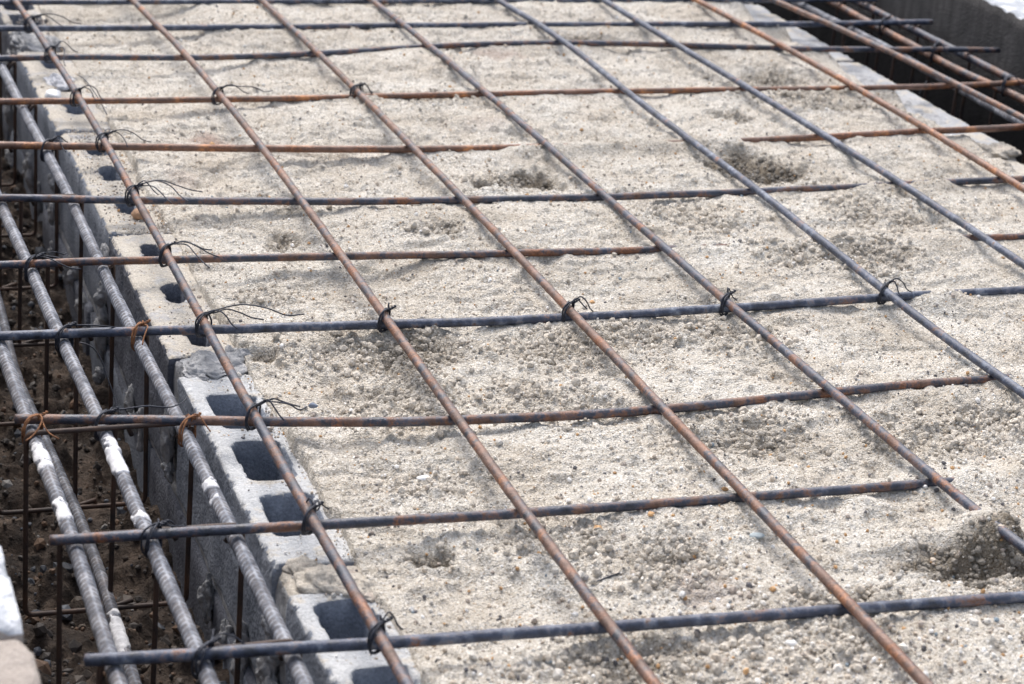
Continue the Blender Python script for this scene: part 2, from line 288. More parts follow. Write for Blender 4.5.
def sand_z(X, Y):
    z = -.0255 + .017 * sst(.05, .40, X) - .014 * sst(1.16, 1.27, X)
    z = z + .0042 * fbm(X, Y, .22, 3, 1) + .0022 * fbm(X, Y * 1.3, .05, 3, 2)
    for k_, sc_, st_, am_ in ((0, .17, 1.6, .0038), (4, .11, 1.3, .0026), (6, .26, 1.4, .0044)):      # scuffed ledges, longer across than deep
        q_ = fbm(X / st_, Y, sc_ / 1.6, 4, k_, .55); z = z + am_ * (sst(-.06, .07, q_) - .5) + am_ * .6 * (sst(.42, .52, q_))
    cm = np.clip(.16 * sst(.1, .9, fbm(X, Y, .09, 3, 3)), 0, 1)
    for cx, cy, r in CRUMB: cm = np.maximum(cm, np.exp(-(((X - cx) / r) ** 2 + ((Y - cy) / r / .8) ** 2) ** 1.2) * (.75 + .35 * vn(X, Y, .03, 4)))
    damp = np.zeros_like(X)
    wx = X + .014 * vn(X, Y, .03, 5) + .004 * vn(X, Y, .008, 1); wy = Y + .014 * vn(X, Y, .03, 6) + .004 * vn(X, Y, .008, 2)
    for cx, cy, rx, ry, d, dp in PITS:
        q = ((wx - cx) / rx) ** 2 + ((wy - cy) / ry) ** 2
        pit = np.exp(-q ** 1.6); z = z - d * pit + .35 * d * np.exp(-((np.sqrt(q) - 1.25) / .35) ** 2) * (.5 + .5 * vn(X, Y, .04, 7))
        damp = np.maximum(damp, dp * sst(.15, .75, pit)); cm = np.maximum(cm, pit * .9)
    z = z + cm * (.0080 * np.abs(fbm(X, Y, .020, 4, 5)) - .0045) + .0015 * fbm(X, Y, .020, 4, 6, .65) * (.4 + sst(-.4, .5, vn(X, Y, .10, 5))) + .0004 * vn(X, Y, .0045, 7)
    # dragging of the bars: a shallow groove on the near side, banks of sand against and over them
    for n in range(1, 12):
        yy = np.interp(X, [p[0] for p in R[n]], [p[1] for p in R[n]]); d = Y - yy
        nz = vn(X, Y * 0 + n, .05, n)
        z = z - .004 * np.exp(-((d + .013) / .009) ** 2) * sst(-.3, .6, nz)
        bank = sst(-.5, .5, vn(X, Y * 0 + n * 3.3, .11, n + 2) + (X - .45) * .9)
        tgt = -.0018 + .002 * vn(X, Y, .015, 3)
        wgt = np.exp(-((d) / .026) ** 2) * bank * sst(.12, .5, X); z = z + np.maximum(tgt - z, 0) * wgt
    z = keep_clear(X, Y, z)
    for n, a, b in BURIED:
        yy = np.interp(X, [p[0] for p in R[n]], [p[1] for p in R[n]]); d = Y - yy
        inn = sst(a - .03, a + .03, X) * (1 - sst(b - .03, b + .03, X))
        tgt = .0064 + .0036 * fbm(X, Y, .03, 3, n)
        z = z + np.maximum(tgt - z, 0) * inn * np.exp(-np.abs(d / .024) ** 2.6)
    q = np.exp(-(((X - Cx('D', .10)) / .036) ** 2 + ((Y - .113) / .036) ** 2) ** 1.5); z = z + np.maximum(.0150 + .0015 * fbm(X, Y, .02, 3, 2) - z, 0) * q
    # the sand thins out over the block tops
    ed = X + .0035 * fbm(X, Y, .05, 3, 2)
    z = np.where(X < .09, np.maximum(z, -.0275 + .0012 * vn(X, Y, .01, 3)), z) - .09 * (1 - sst(.0290, .0375, ed)) - .03 * sst(1.272, 1.305, X + .006 * fbm(X, Y, .05, 3, 3))
    # block sinkage near the washed-out corner and the front
    return z, cm, damp
xs = np.arange(.018, 1.312, .0021)
ys = np.concatenate([np.arange(-.42, .9, .0021), np.arange(.9, 1.6, .0028), np.arange(1.6, 2.5, .004), np.arange(2.5, 3.6, .01)])
SX, SY = np.meshgrid(xs, ys, indexing='ij'); SZ, SCM, SD = sand_z(SX, SY)
def splat(Z, xs, ys, cx, cy, r, h, asp=None):
    """stamp rounded crumbs into a height field"""
    for x, y, rr, hh in zip(cx, cy, r, h):
        i0, i1 = np.searchsorted(xs, (x - rr, x + rr)); j0, j1 = np.searchsorted(ys, (y - rr, y + rr))
        if i1 - i0 < 1 or j1 - j0 < 1: continue
        q = 1 - ((xs[i0:i1, None] - x) / rr) ** 2 - ((ys[None, j0:j1] - y) / rr) ** 2
        Z[i0:i1, j0:j1] += hh * np.sqrt(np.clip(q, 0, 1))
N = 90000
cx = RNG.uniform(.03, 1.3, N); cy = RNG.uniform(-.42, 2.5, N)
ii = np.clip(np.searchsorted(xs, cx), 0, len(xs)-1); jj = np.clip(np.searchsorted(ys, cy), 0, len(ys)-1)
keep = RNG.random(N) < (.12 + 1.2 * SCM[ii, jj]); cx, cy = cx[keep], cy[keep]
r = np.clip(RNG.lognormal(math.log(.0030), .40, len(cx)), .002, .0075)
splat(SZ, xs, ys, cx, cy, r, r * RNG.uniform(.25, .65, len(cx)))
SZ = keep_clear(SX, SY, SZ)
stain = np.zeros_like(SX)
for x, y, a, b, s in [(.16, 1.478, .022, .03, .75), (.695, 1.859, .05, .035, .5), (.31, .08, .03, .04, .35), (.55, 1.45, .03, .03, .2), (.09, 1.30, .02, .03, .3)]:
    stain = np.maximum(stain, s * np.exp(-(((SX - x + .01*vn(SX, SY, .02, 1)) / a) ** 2 + ((SY - y) / b) ** 2) ** 2))
def grid_faces(nx, ny):
    i = np.arange(nx - 1)[:, None] * ny; j = np.arange(ny - 1)[None]
    return np.stack([i + j, i + ny + j, i + ny + j + 1, i + j + 1], -1).reshape(-1, 4)
nx, ny = SX.shape; V = np.stack([SX, SY, SZ], -1).reshape(-1, 3)
o = mesh_np('sand', V, grid_faces(nx, ny), M['sand'], attrs={'damp': np.clip(SD + .16 * sst(.3, .9, SCM) + .22 * sst(.1, .9, fbm(SX / 1.5, SY, .12, 4, 3)), 0, 1).ravel(), 'stain': stain.ravel()})
tag(o, kind='structure')
def szat(x, y): return SZ[np.clip(np.searchsorted(xs, x), 0, nx-1), np.clip(np.searchsorted(ys, y), 0, ny-1)]

# ------------------------------------------------------------------ loose stones as one mass
PHI = (1 + 5 ** .5) / 2
ICO = np.array([(-1, PHI, 0), (1, PHI, 0), (-1, -PHI, 0), (1, -PHI, 0), (0, -1, PHI), (0, 1, PHI), (0, -1, -PHI), (0, 1, -PHI), (PHI, 0, -1), (PHI, 0, 1), (-PHI, 0, -1), (-PHI, 0, 1)]) / 1.9021
IF = np.array([(0,11,5),(0,5,1),(0,1,7),(0,7,10),(0,10,11),(1,5,9),(5,11,4),(11,10,2),(10,7,6),(7,1,8),(3,9,4),(3,4,2),(3,2,6),(3,6,8),(3,8,9),(4,9,5),(2,4,11),(6,2,10),(8,6,7),(9,8,1)])
def stones(name, P, rad, colr, mat, smooth=False, flat=(.6, 1.)):
    n = len(P); q = RNG.normal(size=(n, 4)); q /= np.linalg.norm(q, axis=1)[:, None]; a, b, c, d = q.T
    Rm = np.stack([1-2*(c*c+d*d), 2*(b*c-a*d), 2*(b*d+a*c), 2*(b*c+a*d), 1-2*(b*b+d*d), 2*(c*d-a*b), 2*(b*d-a*c), 2*(c*d+a*b), 1-2*(b*b+c*c)], -1).reshape(n, 3, 3)
    S = RNG.uniform(*flat, (n, 1, 3)); v = ICO[None] * S * RNG.uniform(.78, 1.18, (n, 12, 1))
    v = np.einsum('nij,nkj->nki', Rm, v) * rad[:, None, None] + P[:, None]
    F = (IF[None] + (np.arange(n) * 12)[:, None, None]).reshape(-1, 3)
    return mesh_np(name, v.reshape(-1, 3), F, mat, smooth=smooth, attrs={'tone': np.repeat(colr, 12, 0)})
def palette(n, pal, w):
    w = np.array(w, float); k = RNG.choice(len(pal), n, p=w / w.sum()); return np.array(pal)[k] * RNG.uniform(.8, 1.2, (n, 1))
# clods: crumbs of the same sand, thick where the surface has been broken up
n = 190000; px = RNG.uniform(.045, 1.27, n); py = -.42 + 2.7 * RNG.random(n) ** 1.35
ii = np.clip(np.searchsorted(xs, px), 0, nx - 1); jj = np.clip(np.searchsorted(ys, py), 0, ny - 1)
gr = np.abs(np.gradient(SZ, axis=1)[ii, jj]) / np.gradient(ys)[jj]
k = RNG.random(n) < np.clip(1.25 * (SCM[ii, jj] - .14) + .10 * sst(.3, 1.2, gr) + .012, 0, 1); px, py = px[k], py[k]
rr = np.clip(RNG.lognormal(math.log(.0019), .52, len(px)), .0008, .0056)
nearbar = np.zeros(len(px), bool)
for m in range(1, 12):
    yb = np.interp(px, [p[0] for p in R[m]], [p[1] for p in R[m]]); hit = np.abs(py - yb) < .008
    for q_, a, b in BURIED:
        if q_ == m: hit &= ~((px > a) & (px < b))
    nearbar |= hit
px, py, rr = px[~nearbar], py[~nearbar], rr[~nearbar]
dmp = SD[np.clip(np.searchsorted(xs, px), 0, nx - 1), np.clip(np.searchsorted(ys, py), 0, ny - 1)]
o = stones('sand_clods', np.stack([px, py, szat(px, py) + rr * .30], 1), rr, np.clip(1 - .58 * dmp, .3, 1)[:, None] * np.ones((1, 3)) * RNG.uniform(.85, 1.1, (len(px), 1)), M['clod'], flat=(.7, 1.05))
tag(o, 'crumbling clods of sand where the surface has been scuffed up', 'sand clods', kind='stuff')
n = 52000
px = RNG.uniform(.045, 1.28, n); py = -.42 + 2.6 * RNG.random(n) ** 1.9
vis = (px < 1.3) & (RNG.random(n) < .55 + .45 * (szat(px, py) * 0 + (fbm(px, py, .12, 2, 3) > -.2)))
px, py = px[vis], py[vis]; n = len(px)
rr = np.clip(RNG.lognormal(math.log(.00115), .42, n), .0006, .0045)
rr = rr * (1 + .6 * sst(.35, -.1, py)); P = np.stack([px, py, szat(px, py) + rr * .25], 1)
m = 9000; bx = .042 - .085 * RNG.random(m) ** 1.6; by = RNG.uniform(.66, 2.2, m); by[:2600] = RNG.uniform(-.4, .7, 2600); bx[:2600] = .042 - .07 * RNG.random(2600) ** 2.6
sl_ok = bx > -.029
for y_ in (.757, .895, 1.03, 1.218, 1.352, 1.47, 1.66, 1.785, 1.91): sl_ok &= ~((np.abs(bx - .004) < .013) & (np.abs(by - y_) < .032))
for y_ in (.552, .432, .312, .098, -.022, -.14): sl_ok &= ~((bx < .031) & (np.abs(by - y_) < .048))
bx, by = bx[sl_ok], by[sl_ok]; br = np.clip(RNG.lognormal(math.log(.0010), .45, len(bx)), .0006, .004)
P = np.r_[P, np.stack([bx, by, -.0295 + br * .2], 1)]; rr = np.r_[rr, br]; n = len(P)
PAL = [(.70, .66, .60), (.55, .47, .38), (.42, .36, .31), (.55, .33, .16), (.12, .115, .12), (.30, .28, .27), (.85, .83, .80), (.22, .27, .31)]
o = stones('sand_grit', P, rr, palette(n, PAL, (32, 28, 12, 7, 4, 4, 12, .8)), M['grit'])
tag(o, 'scattered coarse grit and tiny pebbles lying on the pale sand', 'grit', kind='stuff')

# ------------------------------------------------------------------ ground and trench soil
gv = np.array([(-40, -40, -.42), (40, -40, -.42), (40, 40, -.42), (-40, 40, -.42)], float)
tag(mesh_np('ground', gv, np.array([[0, 1, 2, 3]]), M['soil']), kind='structure')
def soil(name, x0, x1, y0, y1, z0, amp, st, rocks):
    gx = np.arange(x0, x1 + st, st); gy = np.arange(y0, y1, st); X, Y = np.meshgrid(gx, gy, indexing='ij')
    Z = z0 + amp * fbm(X, Y, .12, 4, 2) + amp * .35 * np.abs(fbm(X, Y, .03, 3, 4))
    k = rocks; a = RNG.uniform(x0, x1, k); b = RNG.uniform(y0, y1, k); r = np.clip(RNG.lognormal(math.log(.008), .5, k), .004, .028)
    splat(Z, gx, gy, a, b, r, r * RNG.uniform(.4, .9, k))
    tag(mesh_np(name, np.stack([X, Y, Z], -1).reshape(-1, 3), grid_faces(*X.shape), M['soil']), kind='structure')
    return lambda x, y: Z[np.clip(np.searchsorted(gx, x), 0, len(gx)-1), np.clip(np.searchsorted(gy, y), 0, len(gy)-1)]
tz = soil('trench_floor', -.32, -.02, -.7, 3.6, -.245, .022, .0035, 2600)
soil('far_trench_floor', 1.30, 1.66, -.4, 3.6, -.30, .02, .01, 500)
n = 5200; px = RNG.uniform(-.285, -.045, n); py = RNG.uniform(-.3, 2.4, n); rr = np.clip(RNG.lognormal(math.log(.0026), .6, n), .001, .013)
o = stones('trench_rubble', np.stack([px, py, tz(px, py) + rr * .3], 1), rr, palette(n, [(.06, .052, .048), (.10, .08, .066), (.10, .11, .13), (.17, .11, .075), (.24, .23, .22)], (30, 34, 14, 14, 3)), M['rubble'])
tag(o, 'dark broken stones and lumps of soil on the trench floor', 'rubble', kind='stuff')

# ------------------------------------------------------------------ concrete blocks (chipped, hollow)
def block_mesh(name, x0, x1, y0, y1, zt, zb, cells, mats, parent=None, st=.002, seed=0, rough=1., round_=.0048, yst=None):
    gx = np.linspace(x0, x1, int((x1 - x0) / st) + 1); gy = np.linspace(y0, y1, int((y1 - y0) / (yst or st)) + 1)
    X, Y = np.meshgrid(gx, gy, indexing='ij'); k = seed % 7
    d = np.minimum(np.minimum(X - x0, x1 - X), np.minimum(Y - y0, y1 - Y))
    Z = zt + rough * (.0012 * fbm(X + seed, Y, .05, 3, k) + .0006 * fbm(X, Y + seed, .009, 2, k + 1))
    chip = sst(.15, .75, fbm(X, Y + seed, .022, 4, k + 2, .65)); e = np.clip(1 - d / round_, 0, 1)
    Z = Z - rough * (.0022 * e ** 2 + .0085 * chip * e ** 1.5)
    for cx, cy, hw, hl, dep in cells:
        qx = np.abs(X + .0022 * fbm(X, Y, .02, 2, k) - cx) - hw + .012; qy = np.abs(Y + .0022 * fbm(X, Y, .02, 2, k + 1) - cy) - hl + .012
        sd = np.hypot(np.maximum(qx, 0), np.maximum(qy, 0)) + np.minimum(np.maximum(qx, qy), 0) - .012
        Z = Z - dep * (1 - sst(-.0035 if dep > .02 else -.006, 0., sd)) - .001 * rough * (1 - sst(0, .004, sd))
    nx, ny = X.shape; V = [np.stack([X, Y, Z], -1).reshape(-1, 3)]; F = [grid_faces(nx, ny)]; mi = [np.zeros(len(F[0]))]
    idx = np.arange(nx * ny).reshape(nx, ny)
    ring = np.concatenate([idx[:, 0], idx[-1, 1:], idx[-2::-1, -1], idx[0, -2:0:-1]]); nr = len(ring); base = V[0][ring]
    c = np.array([(x0 + x1) / 2, (y0 + y1) / 2]); nz = max(3, int(abs(zt - zb) / (.005 if st < .003 else .02))); prev = ring; off = nx * ny
    nrm = np.stack([np.where(base[:, 0] >= x1 - 1e-6, 1., 0) - np.where(base[:, 0] <= x0 + 1e-6, 1., 0), np.where(base[:, 1] >= y1 - 1e-6, 1., 0) - np.where(base[:, 1] <= y0 + 1e-6, 1., 0)], 1)
    for a in range(1, nz + 1):
        t = a / nz; b = base.copy(); b[:, 2] = base[:, 2] * (1 - t) + zb * t
        w_ = rough * (.0011 * fbm(b[:, 1] + b[:, 0], b[:, 2], .05, 3, k + 3) + .0006 * vn(b[:, 1] + b[:, 0], b[:, 2], .008, k)) - .0015 * rough * (1 if a == nz else 0)
        b[:, :2] += nrm * w_[:, None]
        V.append(b); cur = off + np.arange(nr); off += nr; nxt = np.roll(np.arange(nr), -1)
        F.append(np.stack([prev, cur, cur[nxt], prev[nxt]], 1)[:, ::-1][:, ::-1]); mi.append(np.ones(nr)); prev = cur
    if cells:
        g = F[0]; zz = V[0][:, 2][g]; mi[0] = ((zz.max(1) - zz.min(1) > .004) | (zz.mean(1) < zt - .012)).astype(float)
    F = np.concatenate(F); mi = np.concatenate(mi) if len(mats) > 1 else np.zeros(len(F))
    return mesh_np(name, np.concatenate(V), F, mats, parent, midx=mi)
def lump(name, pts, mat, parent, seed=0):
    """a blob of squeezed-out mortar: pts = (x,y,z,rx,ry,rz)"""
    parts = []
    for n_, (x, y, z, a, b, c) in enumerate(pts):
        u = np.linspace(0, PI, 41); v = np.linspace(0, 2 * PI, 65)[:-1]; U, W = np.meshgrid(u, v, indexing='ij')
        D = np.stack([np.sin(U) * np.cos(W), np.sin(U) * np.sin(W), np.cos(U)], -1)
        r_ = 1 + .22 * fbm(D[..., 0] * 1.3 + D[..., 2] + seed + n_ * 3, D[..., 1] * 1.3 - D[..., 2], 1., 4, n_ + seed)
        v_ = (D * r_[..., None] * (a, b, c) + (x, y, z)).reshape(-1, 3)
        i = np.arange(40)[:, None] * 64; j = np.arange(64)[None]; k = (j + 1) % 64
        nz_ = D.reshape(-1, 3); am = min(.0035, .35 * min(a, b, c) + .0006)
        q_ = fbm(v_[:, 0] + v_[:, 2] * .7, v_[:, 1] + v_[:, 2] * .6, .016, 5, 1, .65); v_ = v_ + nz_ * (am * q_)[:, None]
        parts.append((v_, np.stack([i + j, i + 64 + j, i + 64 + k, i + k], -1).reshape(-1, 4), np.zeros((0, 3), int)))
    V, F = join(parts); return mesh_np(name, V, F, mat, parent)

wallL = empty('block_wall', (0, 0, -.3)); tag(wallL, 'hollow grey concrete block wall between the sand and the left trench', 'block wall')
wallR = empty('block_wall', (1.3, 1, -.3)); tag(wallR, 'concrete block wall with filled cells along the dark right trench', 'block wall')
bpy.context.view_layer.update()
def putw(o, w): o.matrix_parent_inverse = w.matrix_world.inverted(); return o
big = lambda *ys_: [(.004, y, .0245, .0435, .085) for y in ys_]
slot = lambda *ys_: [(.004, y, .0120, .031, .09) for y in ys_]
L = [(-.70, -.27, big(-.60, -.48, -.36), 'cmu_clean', 0), (-.255, .160, big(.098, -.022, -.14), 'cmu_clean', .0), (.212, .650, big(.552, .432, .312), 'cmu_clean', 0),
     (.700, 1.100, slot(.757, .895, 1.03), 'cmu_sandy', .0015), (1.114, 1.540, slot(1.218, 1.352, 1.47), 'cmu_sandy', .0), (1.554, 1.985, slot(1.66, 1.785, 1.91), 'cmu_sandy', .002),
     (2.10, 2.50, big(2.20, 2.32, 2.44), 'cmu_sandy', -.002), (2.52, 2.94, slot(2.62, 2.75, 2.87), 'cmu_sandy', 0), (2.96, 3.38, slot(3.1, 3.2), 'cmu_sandy', 0)]
for i, (a, b, c, m, dz) in enumerate(L):
    s_ = .002 if b < 1.2 else .003
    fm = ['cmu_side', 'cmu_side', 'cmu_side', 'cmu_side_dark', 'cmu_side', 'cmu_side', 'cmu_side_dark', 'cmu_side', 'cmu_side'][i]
    dx = [0, .001, 0, -.001, .002, -.002, .003, 0, 0][i]
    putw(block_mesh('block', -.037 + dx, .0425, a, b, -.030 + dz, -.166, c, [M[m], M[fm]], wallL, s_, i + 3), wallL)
for i, a in enumerate(np.arange(-.90, 3.2, .43)):
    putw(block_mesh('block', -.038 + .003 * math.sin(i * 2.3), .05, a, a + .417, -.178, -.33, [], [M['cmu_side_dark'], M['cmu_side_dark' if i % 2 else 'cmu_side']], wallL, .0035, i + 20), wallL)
# mortar joints: raked beds slightly inside the faces, plus squeezed-out lumps
putw(block_mesh('mortar_bed', -.033, .045, -.9, 3.4, -.164, -.182, [], [M['mortar']], wallL, .006, 2, yst=.01), wallL)
for i, (y0, y1, zt, m) in enumerate([(-.27, -.255, -.036, 'mortar'), (.158, .214, -.034, 'mortar_brown'), (.648, .702, -.031, 'mortar'), (1.098, 1.116, -.034, 'mortar_brown'), (1.538, 1.556, -.033, 'mortar_brown'), (1.983, 2.102, -.036, 'mortar'), (2.498, 2.522, -.034, 'mortar')]):
    putw(block_mesh('mortar_joint', -.032 - .001 * (i % 2), .041, y0, y1, zt, -.166, [], [M[m], M['mortar']], wallL, .002, i + 9, 1.6), wallL)
putw(lump('mortar_lump', [(.005, .674, -.028, .030, .030, .008), (-.018, .66, -.03, .014, .026, .007), (.03, .69, -.028, .016, .026, .008)], M['mortar'], wallL, 3), wallL)
putw(lump('mortar_lump', [(.008, .178, -.032, .032, .030, .009), (.03, .15, -.031, .014, .02, .007), (-.012, .198, -.033, .014, .02, .007)], M['mortar_brown'], wallL, 5), wallL)
putw(lump('mortar_lump', [(-.008, 2.04, -.032, .026, .05, .012), (-.022, 2.07, -.03, .013, .03, .014), (.02, 2.03, -.03, .016, .03, .01)], M['mortar'], wallL, 6), wallL)
putw(lump('mortar_lump', [(.0, 1.80, -.028, .018, .035, .008)], M['splash'], wallL, 8), wallL)
rn = random.Random(4)
for i, y in enumerate([.19, .675, 1.125, 1.56, 2.05, .40, .9, 1.33, 1.78]):
    pts = []
    for k in range(7 if i < 5 else 4):
        z = -.06 - rn.random() * .17 if i < 5 else -.172 + rn.uniform(-.02, .01)
        pts.append((-.041, y + rn.uniform(-.014, .014) + (rn.uniform(-.09, .09) if i > 4 else 0), z, rn.uniform(.004, .008), rn.uniform(.006, .016), rn.uniform(.008, .03)))
    putw(lump('mortar_drip', pts, M['mortar'], wallL, i), wallL)
RB = [(-.4, .02, [], 0), (.04, .46, [], 0), (.48, .90, [], 0), (.92, 1.335, [], -.006), (1.36, 1.87, [(1.307, 1.535, .019, .038, .004), (1.307, 1.645, .019, .040, .004), (1.307, 1.775, .018, .05, .004)], 0),
      (1.885, 2.29, [(1.307, 1.96, .018, .04, .004)], 0), (2.31, 2.72, [], .001), (2.74, 3.2, [], 0)]
for i, (a, b, c, dz) in enumerate(RB):
    putw(block_mesh('block', 1.262, 1.349 - (.008 if i == 3 else 0), a, b, -.0265 + dz, -.34, c, [M['cmu_right' if i in (4, 5) else 'cmu_sandy'], M['cmu_side_dark']], wallR, .003, i + 40), wallR)
putw(lump('mortar_lump', [(1.325, 1.352, -.028, .026, .028, .010), (1.30, 1.36, -.03, .02, .02, .010)], M['mortar_brown'], wallR, 2), wallR)
for (x, y, z, hx, hy) in [(1.307, 1.535, -.0272, .017, .036), (1.307, 1.645, -.0272, .017, .038), (1.307, 1.775, -.0272, .016, .048)]:
    putw(lump('cell_filling', [(x, y, z - .0036, hx, hy, .0036)], M['mortar'], wallR, int(y * 10)), wallR)

# outer banks of both trenches
def solo(nm, label, cat, **k):
    o = block_mesh(nm, **k); return tag(o, label, cat)
solo('concrete_kerb', 'white splashed concrete kerb at the left edge of the trench', 'kerb', x0=-.60, x1=-.2885, y0=-.100, y1=3.2, zt=.10, zb=-.41, cells=[], mats=[M['kerb_white'], M['kerb_bare']], st=.005, seed=5, rough=.6, round_=.01)
solo('concrete_kerb', 'bare grey brown kerb in the bottom left corner, nearer than the white one', 'kerb', x0=-.60, x1=-.2855, y0=-.9, y1=-.104, zt=.097, zb=-.41, cells=[], mats=[M['kerb_bare'], M['kerb_bare']], st=.004, seed=8, rough=1.5, round_=.01)
solo('concrete_kerb', 'high concrete kerb with streaked dark face and white top beyond the right trench', 'kerb', x0=1.616, x1=2.3, y0=.3, y1=3.6, zt=.062, zb=-.41, cells=[], mats=[M['kerb_white'], M['kerb_face']], st=.008, seed=12, rough=.45, round_=.02)
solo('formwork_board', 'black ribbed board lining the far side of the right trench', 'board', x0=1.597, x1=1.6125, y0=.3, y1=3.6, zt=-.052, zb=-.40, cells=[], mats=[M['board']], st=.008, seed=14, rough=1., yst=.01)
solo('formwork_board', 'black board against the block wall inside the right trench', 'board', x0=1.3545, x1=1.362, y0=.3, y1=3.5, zt=-.062, zb=-.40, cells=[], mats=[M['board']], st=.004, seed=15, rough=.6, yst=.01)

# ------------------------------------------------------------------ bars
def plain_bar(pts, z, mat, label, group, rad=.0048, step=.006, seed=0, cap=True):
    zf = z if callable(z) else (lambda x, y: z)
    P3 = [(x, y, zf(x, y)) for x, y in pts]; P, s = catmull(P3, step)
    k = seed
    P[:, 2] += .0004 * vn(s, s * 0 + seed, .09, seed); 
    rf = lambda S, A: .00022 * vn(S + 0 * A, np.cos(A) * .004 + .02 * np.sin(A) + 0 * S, .005, k)
    V, F, C = tube(P, rad, 14, s, rf)
    o = mesh_np('rebar', V, [F, C], M[mat]); return tag(o, label, 'rebar', group)
GR, GC, GT = 'thin crossbars of the mesh', 'thin lengthwise bars of the mesh', 'thick ribbed bars of the trench cages'
LR = {1: 'smooth blue grey crossbar nearest the camera, at the bottom of the mesh', 2: 'blue and brown second crossbar from the bottom, square cut over the left trench',
 3: 'brown rusted bar, third crossbar from the bottom, ending above a rusty stirrup corner', 4: 'straight slate blue bar across the middle, fourth crossbar from the bottom',
 5: 'dark brown bar, fifth crossbar from the bottom, slipping under the sand at centre', 6: 'slate and rust bar just behind the small pit row, sixth crossbar from the bottom',
 7: 'crossbar with bright orange stretch, buried at centre and out again at right', 8: 'long orange speckled crossbar lying in front of the two farthest pits, third from top wire ties',
 9: 'bent crossbar bulging away at centre, its rusty end over the right trench', 10: 'dark crossbar near the top whose blue grey end juts over the right trench', 11: 'blue grey crossbar along the very top edge of the photo',
 12: 'crossbar just beyond the top edge of the photo', 13: 'farthest crossbar, well beyond the top edge of the photo'}
LR[8] = 'long orange speckled crossbar passing behind the buried one, eighth from the bottom'
MR = {1: 'blue', 2: 'mixed', 3: 'brown', 4: 'blue', 5: 'brown', 6: 'mixed', 7: 'orange', 8: 'orange', 9: 'mixed', 10: 'blue', 11: 'blue', 12: 'rust', 13: 'blue'}
def dipR(n):
    def f(x, y):
        z = 0
        return z
    return f
for n in R:
    plain_bar(R[n], dipR(n), MR[n], LR[n], GR, seed=n, rad=[.0048, .0050, .0046][n % 3], step=.006 if n < 8 else .012)
LC = {'A': 'leftmost thin brown bar, lying over the hollow blocks and tied at every crossing', 'B': 'lengthwise bar with an orange rusted far end, second thin one from the block wall',
 'C': 'brown and orange third thin lengthwise bar, running towards the bottom right corner', 'D': 'lengthwise bar whose near end goes under the dark damp sand heap', 'E': 'slate grey lengthwise bar just right of the one going under the damp sand heap',
 'F': 'smooth blue grey lengthwise bar right of the round pit, left of the tan one', 'G': 'tan rusty lengthwise bar beside the right block wall', 'H': 'pale rusty bar hanging over the dark right trench, next to its block wall'}
MC = {'A': 'brown', 'B': 'rust', 'C': 'rust', 'D': 'mixed', 'E': 'blue', 'F': 'blue', 'G': 'orange', 'H': 'rust'}
for i, k in enumerate(CB):
    plain_bar(CB[k], .0097, MC[k], LC[k], GC, seed=20 + i, rad=.0049, step=.008)
def ribbed_bar(pts, z, mat, label, rad=.0062, step=.0010, ns=20, amp=.0010, seed=0, pitch=.0076):
    P, s = catmull([(x, y, z) for x, y in pts], step)
    P[:, 2] += .0006 * vn(s, s * 0 + seed, .12, seed)
    def rf(S, A):
        half = np.where(np.sin(A) > 0, 1., -1.); ph = (S + half * A * .0016) / pitch
        rib = np.clip(np.cos(2 * PI * ph) - .2, 0, .5) / .5 * np.abs(np.sin(A)) ** .5
        spine = .9 * np.clip(1 - np.abs(np.sin(A)) / .3, 0, 1)
        return amp * np.maximum(rib, spine) * (.8 + .25 * vn(S, A * 0, .04, 2)) + .0002 * vn(S + 0*A, A * .01 + 0*S, .006, 3)
    V, F, C = tube(P, rad, ns, s, rf)
    ra = np.clip(rf(s[:, None], (np.arange(ns) * 2 * PI / ns)[None]) / amp, 0, 1).ravel()
    o = mesh_np('ribbed_bar', V, [F, C], M[mat], attrs={'rib': np.r_[ra, 0, 0]}); return tag(o, label, 'ribbed bar', GT)
T1 = [(-.066, -.4), (-.0655, .008), (-.0655, .222), (-.066, .498), (-.070, .735), (-.071, .967), (-.070, 1.194), (-.077, 1.628), (-.085, 2.8)]
T2 = [(-.136, -.4), (-.1365, .03), (-.139, .265), (-.141, .51), (-.147, .742), (-.151, .968), (-.156, 1.182), (-.165, 1.8), (-.17, 2.8)]
T3 = [(-.203, -.4), (-.204, .059), (-.203, .255), (-.208, .522), (-.211, .718), (-.214, 1.2), (-.22, 2.8)]
T4 = [(-.141, -.4), (-.139, .28), (-.136, .58), (-.146, .87), (-.153, 1.06), (-.147, 1.25), (-.15, 2.8)]
ZT = -.0130
tb = {1: ribbed_bar(T1, ZT, 'ribbed', 'ribbed cement greyed bar of the left trench cage, the one beside the block wall', seed=1),
      2: ribbed_bar(T2, ZT, 'ribbed', 'ribbed cement greyed bar in the middle of the left trench cage top', seed=2),
      3: ribbed_bar(T3, ZT, 'ribbed', 'outermost upper ribbed bar of the left trench cage, by the left edge of view', seed=3),
      4: ribbed_bar(T4, -.187, 'ribbed_dirty', 'dirty ribbed bar lying deep in the left trench under the others', seed=4, rad=.0057)}
F1 = [(1.380, .3), (1.397, .9), (1.412, 1.5), (1.412, 2.085), (1.403, 2.239), (1.39, 2.8)]
F2 = [(1.50, .3), (1.497, 1.3), (1.490, 1.583), (1.474, 1.751), (1.474, 1.975), (1.476, 2.263), (1.48, 2.8)]
F3 = [(1.55, .3), (1.545, 1.3), (1.540, 1.66), (1.536, 1.995), (1.531, 2.263), (1.53, 2.8)]
